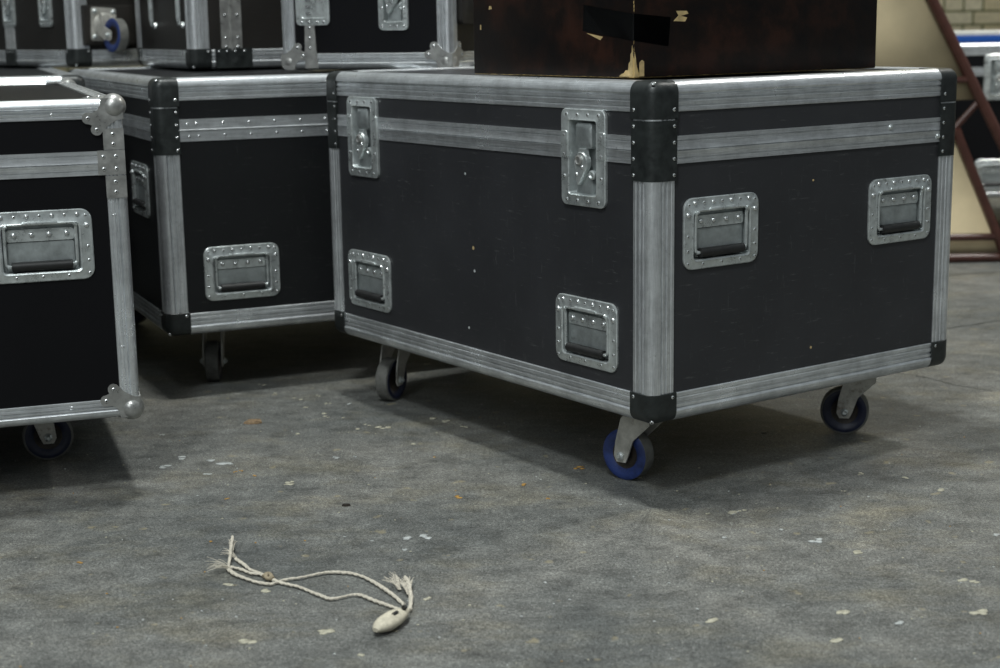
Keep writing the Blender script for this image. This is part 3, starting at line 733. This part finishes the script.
# ------------------------------------------------------------------ scuffed brown box on A
BW, BD, BH = 0.643, 0.494, 0.34
bx = empty('wooden_box', (-0.022, 0.121, 0.7582), 0.627, 'scuffed dark brown wooden box with bare worn edges, on top of the large charcoal case', 'box')
M['boxwood'] = boxwood_mat(BW, BD)
mb = MB(); mb.box((0, 0, 0), (BW, BD, BH), M['boxwood'], 0.0035, 3); mb.build('body', bx)
FR = Face((0, 0, 0), (1, 0, 0), (0, -1, 0)); FL = Face((0, 0, 0), (0, 1, 0), (-1, 0, 0))
mb = MB()   # black tape wrapped round the near edge
t = 0.0012; m = M['tapeb']
q = [FL(0.139, 0.131, t), FL(0.142, 0.084, t), FL(0.080, 0.076, t), FL(0.003, 0.066, t), Vector((-t*0.7, -t*0.7, 0.066)), FR(0.081, 0.055, t), FR(0.086, 0.106, t), Vector((-t*0.7, -t*0.7, 0.113)), FL(0.003, 0.113, t), FL(0.08, 0.123, t)]
V = [mb.v(p) for p in q]
for ids in ((0, 1, 2, 9), (9, 2, 3, 8), (8, 3, 4, 7), (7, 4, 5, 6)): mb.face([V[i] for i in ids], m)
geo = mb.bm.faces[:]
bmesh.ops.solidify(mb.bm, geom=geo, thickness=0.0008)
tp = mb.build('tape', bx, smooth=0); tp['label'] = 'strip of black tape over the near edge'
mb = MB()   # splintered bare patches
def patch(F, pts, o=0.0006):
    mb = MB(); mb.loops([[F(a, b, -0.0004) for a, b in pts], [F(a, b, o) for a, b in pts]], M['barewood']); mb.build('bare_patch', bx)
patch(FR, [(0.013, 0.003), (0.024, 0.003), (0.024, 0.029), (0.019, 0.032), (0.013, 0.027)])
patch(FR, [(0.094, 0.099), (0.122, 0.098), (0.127, 0.105), (0.112, 0.108), (0.130, 0.112), (0.126, 0.117), (0.100, 0.117), (0.106, 0.109)])
patch(FL, [(0.003, 0.003), (0.040, 0.0025), (0.034, 0.007), (0.026, 0.009), (0.022, 0.014), (0.015, 0.014), (0.013, 0.026), (0.009, 0.030), (0.008, 0.043), (0.005, 0.046), (0.004, 0.058), (0.002, 0.040)])
patch(FR, [(0.002, 0.003), (0.010, 0.003), (0.008, 0.012), (0.005, 0.016), (0.005, 0.034), (0.002, 0.046)])
patch(FL, [(0.085, 0.073), (0.132, 0.080), (0.092, 0.067)])
patch(FL, [(0.428, 0.128), (0.438, 0.127), (0.436, 0.134), (0.430, 0.133)])
patch(FL, [(0.465, 0.088), (0.469, 0.088), (0.468, 0.098), (0.465, 0.097)])

# ------------------------------------------------------------------ right background: tube frame with plywood, more kit, boards
fr = empty('tube_frame', (1.3, 2.82, 0), 0, 'red-brown steel tube frame with plywood infill, standing behind the large case at right', 'frame')
def fpt(x, z, y=0): return Vector((x-1.3, y, z))
def ftube(pts, name='frame_tube', r=0.018):
    mb = MB(); mb.tube(pts, r, M['tube'], 10); return mb.build(name, fr)
ftube([fpt(1.718, 0.018), fpt(1.242, 0.916), fpt(0.925, 1.514)], r=0.019)
ftube([fpt(1.532, 0.03), fpt(1.341, 0.470)], r=0.017)
ftube([fpt(0.52, 0.642), fpt(1.385, 0.642)], r=0.012)
ftube([fpt(1.10, 0.20, 0.012), fpt(1.425, 0.570, 0.012)], r=0.012)
ftube([fpt(0.50, 0.090), fpt(1.75, 0.090)], r=0.013)
ftube([fpt(0.50, 0.016), fpt(1.75, 0.016)], r=0.016)
ftube([fpt(0.50, 0.016, 0.0), fpt(0.50, 0.016, 0.45)], r=0.016)
ftube([fpt(1.75, 0.016, 0.0), fpt(1.75, 0.016, 0.45)], r=0.016)
ftube([fpt(0.50, 0.016), fpt(0.50, 1.5)], r=0.016)
def sheet(pts, y0, y1):
    mb = MB(); mb.loops([[fpt(x, z, y0) for x, z in pts], [fpt(x, z, y1) for x, z in pts]], M['ply']); return mb.build('plywood_sheet', fr, smooth=0)
sheet([(0.52, 0.572), (1.415, 0.572), (1.242, 0.916), (0.935, 1.50), (0.52, 1.50)], 0.020, 0.032)
sheet([(0.52, 0.030), (1.73, 0.030), (1.73, 0.09), (1.506, 0.09), (1.341, 0.470), (0.52, 0.470)], 0.020, 0.032)

J, FJ = make_case('flight_case', 'black flight case standing behind the red-brown tube frame at the right edge', (1.36, 3.5, 0.154), 0.02, 1.1, 0.6, 0.600, 0.045, 'cap', M['panelC'], (0.475, 0.510),
    handles=[('R', 0.35, 0.085), ('R', 0.80, 0.085)], latches=[('R', 0.345, 0.470)], casters=[(0.12, 0.14, 0.5, -0.5), (0.12, 0.48, -0.6, 0.2), (0.95, 0.48, 0.4, 0.8), (0.95, 0.14, 0.4, -0.8)], rim='navy')
mb = MB(); mb.box((0, 0, 0), (1.2, 0.55, 0.026), M['bluepl'], 0.002); o = mb.build('blue_board', loc=(1.33, 3.52, 0.7585)); tag(o, 'flat blue board lying on the black case behind the tube frame', 'board')
mb = MB(); mb.box((0, 0, 0), (1.2, 0.53, 0.016), M['whitepl'], 0.002); o = mb.build('white_board', loc=(1.33, 3.53, 0.7848)); tag(o, 'thin white board lying on the blue board at right', 'board')

# ------------------------------------------------------------------ on the floor
cord = empty('frayed_cord', (-0.55, -0.40, 0), 0, 'frayed off-white cord on the concrete in the foreground, cream plug at its end', 'cord')
O = Vector((-0.55, -0.40, 0))
CF, CPI, CRO = 1568.11, 0.1949, -0.0157
def at(px, py, z=0.0):      # where a sight line meets the plane at height z
    dx, dy = px-500, py-334
    c, s = math.cos(CRO), math.sin(CRO); X = c*dx+s*dy; Y = -s*dx+c*dy
    c, s = math.cos(CPI), math.sin(CPI); d = Vector((X/CF, c+s*(-Y/CF), -s+c*(-Y/CF)))
    C0 = Vector((-0.267, -2.7023, 0.8561)); t = (z-C0.z)/d.z
    return C0 + d*t
def strand(pl, name='strand', r=0.0024, zs=None):
    mb = MB(); P = [at(x, y, 0) + Vector((0, 0, (zs[i] if zs else 0.003))) - O for i, (x, y) in enumerate(pl)]
    P = catmull(P, 8)
    for k in range(3):       # three plies twisted together
        Q = []
        for i, p in enumerate(P):
            a = i*0.55 + k*2*PI/3; Q.append(p + Vector((math.cos(a)*0.4, math.cos(a)*0.4, abs(math.sin(a))*0.5))*r)
        mb.tube(Q, lambda t: r*0.72*(0.85+0.2*math.sin(t*23+k)), M['string'], 6)
    return mb.build(name, cord)
strand([(229, 572), (236, 577), (247, 581), (260, 585), (272, 586), (286, 582), (300, 580), (314, 577), (328, 574.6), (341, 574.5), (353.6, 576), (366, 580), (376, 585.8), (386, 592), (394, 598), (404, 607)], r=0.0030)
strand([(236, 561), (243, 566), (250, 571.4), (259, 575), (267, 578.4), (278, 584), (288, 586.5), (297.6, 588.6), (309, 593), (320, 597.5), (330, 601), (340, 600), (350, 597.5), (359, 597), (370, 601), (381.6, 605.4), (392, 609), (401, 612)], r=0.0028)
strand([(231, 569), (240, 571), (250, 575), (262, 577), (274, 583)], r=0.0026)
strand([(410, 613), (411, 603), (409, 593), (405, 585)], r=0.0034, zs=[0.004, 0.010, 0.014, 0.012])
strand([(228, 572), (230, 563), (232, 553), (233, 547)], r=0.0026, zs=[0.004, 0.008, 0.014, 0.018])
def fuzz(x, y, dx, dy, n, L, spread, name='frayed_end'):
    mb = MB()
    for k in range(n):
        a = random.uniform(-spread, spread); ca, sa = math.cos(a), math.sin(a)
        ex, ey = dx*ca-dy*sa, dx*sa+dy*ca; l = L*random.uniform(0.5, 1.1); bx_ = random.uniform(-3, 3)
        P = [at(x+bx_*0.6+ex*l*t + random.uniform(-1.2, 1.2)*t, y+ey*l*t*0.8) + Vector((0, 0, 0.004+0.008*math.sin(t*2.2))) - O for t in (0, 0.35, 0.7, 1.0)]
        mb.tube(P, 0.00045, M['string'], 4, 3)
    return mb.build(name, cord)
fuzz(409, 597, -0.25, -1, 60, 17, 0.55); fuzz(400, 592, -0.8, -0.9, 26, 16, 0.5); fuzz(232, 553, 0.1, -1, 30, 9, 0.4); fuzz(231, 571, -1, -0.1, 16, 24, 0.45); fuzz(236, 561, -1, -0.4, 14, 13, 0.5)
mb = MB()   # knot
P = [at(x, y)+Vector((0, 0, z))-O for x, y, z in ((258, 579, 0.004), (266, 576, 0.008), (274, 579, 0.009), (272, 585, 0.006), (264, 584, 0.009), (268, 577, 0.010), (278, 583, 0.005))]
mb.tube([P[0]*0+sum(P, Vector())/len(P)+(p-sum(P, Vector())/len(P))*0.5 for p in P], 0.0030, M['oldstring'], 8, 6); mb.build('knot', cord)
mb = MB()   # cream plug: flattened bean with two holes
c = at(392, 627)-O; ax = (at(408, 615) - at(376, 636)); ax.z = 0; Ln = ax.length; ax.normalize(); sd = Vector((-ax.y, ax.x, 0))
rings = []
for i in range(13):
    t = i/12; s_ = math.sin(PI*min(max(t, 0.02), 0.98)); w_ = (0.0175*s_**0.5)*(1.10-0.28*t)
    ctr = c + ax*(t-0.5)*Ln + Vector((0, 0, 0.0115))
    rings.append([ctr + sd*w_*math.cos(2*PI*k/16) + Vector((0, 0, 1))*w_*0.66*math.sin(2*PI*k/16)*(1+0.08*math.sin(k*3+i)) for k in range(16)])
mb.loops(rings, M['toggle'])
for t, r_, l in ((0.80, 0.0042, 0.002), (0.50, 0.0030, 0.006)):
    p = c + ax*(t-0.5)*Ln*0.95 + Vector((0, 0, 0.0115)) - sd*0.006 + Vector((0, 0, 0.0100))
    mb.tube([p-ax*l, p+ax*l], r_, M['rubber'], 8)
mb.build('plug', cord)

mb = MB()   # wood chip
c = at(253, 423)
top = [(-0.020, -0.006), (-0.008, -0.012), (0.010, -0.010), (0.021, -0.002), (0.016, 0.012), (0.002, 0.009), (-0.009, 0.014), (-0.018, 0.006)]
mb.loops([[Vector((x, y, 0.0002)) for x, y in top], [Vector((x*0.95, y*0.95, 0.004+0.004*math.sin(x*160))) for x, y in top], [Vector((x*0.5, y*0.5, 0.008)) for x, y in top]], M['chip'])
o = mb.build('wood_chip', loc=(c.x, c.y, 0)); tag(o, 'small brown splinter of wood on the floor between the leftmost and the central case', 'debris')
mb = MB(); c = at(346, 506)
top = [(-0.008, -0.002), (0.0, -0.005), (0.009, -0.001), (0.006, 0.004), (-0.004, 0.004)]
mb.loops([[Vector((x, y, 0.0002)) for x, y in top], [Vector((x*0.8, y*0.8, 0.004)) for x, y in top]], M['hubdark'])
o = mb.build('grit_lump', loc=(c.x, c.y, 0)); tag(o, 'tiny dark lump of grit on the bare floor above the frayed cord', 'debris')

# dried paint spatter on the concrete
mb = MB()
SP = [0]
def speck(px, py, r, m, asp=1.0):
    SP[0] += 1; zt = 0.0006 + 0.000013*(SP[0] % 60)
    c = at(px, py); n = 9; a0 = random.uniform(0, 6)
    pts = []
    for i in range(n):
        a = 2*PI*i/n; q = r*random.uniform(0.6, 1.25)
        x, y = q*math.cos(a)*asp, q*math.sin(a)
        pts.append(c + Vector((x*math.cos(a0*0.1)-y*math.sin(a0*0.1), x*math.sin(a0*0.1)+y*math.cos(a0*0.1), 0)))
    mb.loops([[p+Vector((0, 0, 0.0001)) for p in pts], [p+Vector((0, 0, zt)) for p in pts]], m)
def splash(x, y, r, m):
    for j in range(3):
        speck(x + random.uniform(-1, 1)*r*330, y + random.uniform(-1, 1)*r*95, r*random.uniform(0.28, 0.5), m, random.uniform(0.9, 1.5))
for (x, y, r, k) in [(383, 427, .016, 'c'), (367, 425, .009, 'c'), (328, 404, .009, 'c'), (326, 413, .010, 'c'), (327, 417, .008, 'c'), (307, 407, .008, 'c'), (262, 385, .009, 'c'), (274, 393, .006, 'c'), (295, 398, .006, 'c'),
    (343, 418, .005, 'c'), (357, 429, .006, 'c'), (300, 400, .005, 'c'), (296, 434, .008, 'c'), (318, 396, .006, 'c'), (349, 404, .006, 'w'), (413, 444, .006, 'c'), (336, 458, .007, 'w'), (355, 457, .004, 'w'),
    (165, 467, .012, 'w'), (291, 483, .014, 'c'), (208, 475, .010, 'w'), (184, 458, .018, 'w'), (218, 462, .022, 'w'), (226, 464, .016, 'w'), (161, 435, .008, 'w'), (432, 418, .012, 'c'), (445, 421, .010, 'c'), (464, 427, .008, 'c'), (428, 365, .010, 'c'),
    (227, 499, .007, 'o'), (235, 472, .005, 'o'), (241, 471, .004, 'o'), (255, 476, .005, 'o'), (461, 497, .014, 'o'), (80, 563, .005, 'o'), (211, 542, .004, 'o'), (256, 543, .003, 'o'), (523, 485, .009, 'o'), (579, 468, .012, 'o'), (548, 499, .005, 'o'),
    (434, 457, .004, 'o'), (266, 591, .013, 'c'), (247, 642, .016, 'c'), (229, 585, .010, 'k'), (325, 632, .016, 'k'), (428, 599, .011, 'c'), (361, 655, .008, 'c'), (406, 538, .014, 'w'), (424, 537, .016, 'w'), (404, 550, .008, 'w'), (345, 537, .003, 'w'), (372, 541, .003, 'w'),
    (729, 512, .017, 'c'), (725, 538, .007, 'w'), (742, 511, .009, 'c'), (708, 514, .005, 'c'), (815, 541, .014, 'w'), (855, 553, .012, 'c'), (780, 530, .006, 'w'), (860, 474, .008, 'c'), (843, 491, .005, 'c'), (995, 535, .010, 'w'), (961, 580, .014, 'c'), (975, 582, .010, 'c'),
    (838, 640, .016, 'c'), (843, 612, .015, 'c'), (715, 621, .013, 'c'), (735, 513, .010, 'w'), (900, 623, .012, 'w'), (940, 490, .010, 'k'), (980, 612, .02, 'k'), (570, 600, .004, 'w'), (545, 583, .006, 'w'), (620, 505, .004, 'w'), (640, 478, .006, 'c'), (765, 432, .006, 'c'), (905, 478, .007, 'c'), (700, 468, .004, 'c')]:
    splash(x, y, r, M[{'c': 'creamp', 'w': 'whitep', 'o': 'orangep', 'k': 'creamp'}[k]])
for k in range(170):
    x, y = random.uniform(0, 1000), random.uniform(400, 668)
    speck(x, y, random.uniform(0.0008, 0.0022), M[random.choice(['creamp', 'whitep', 'creamp', 'whitep', 'creamp', 'orangep'])])
o = mb.build('paint_spatter', smooth=0); tag(o, 'dried cream, white and orange paint spatter scattered over the grey concrete floor', 'paint spatter', kind='stuff')
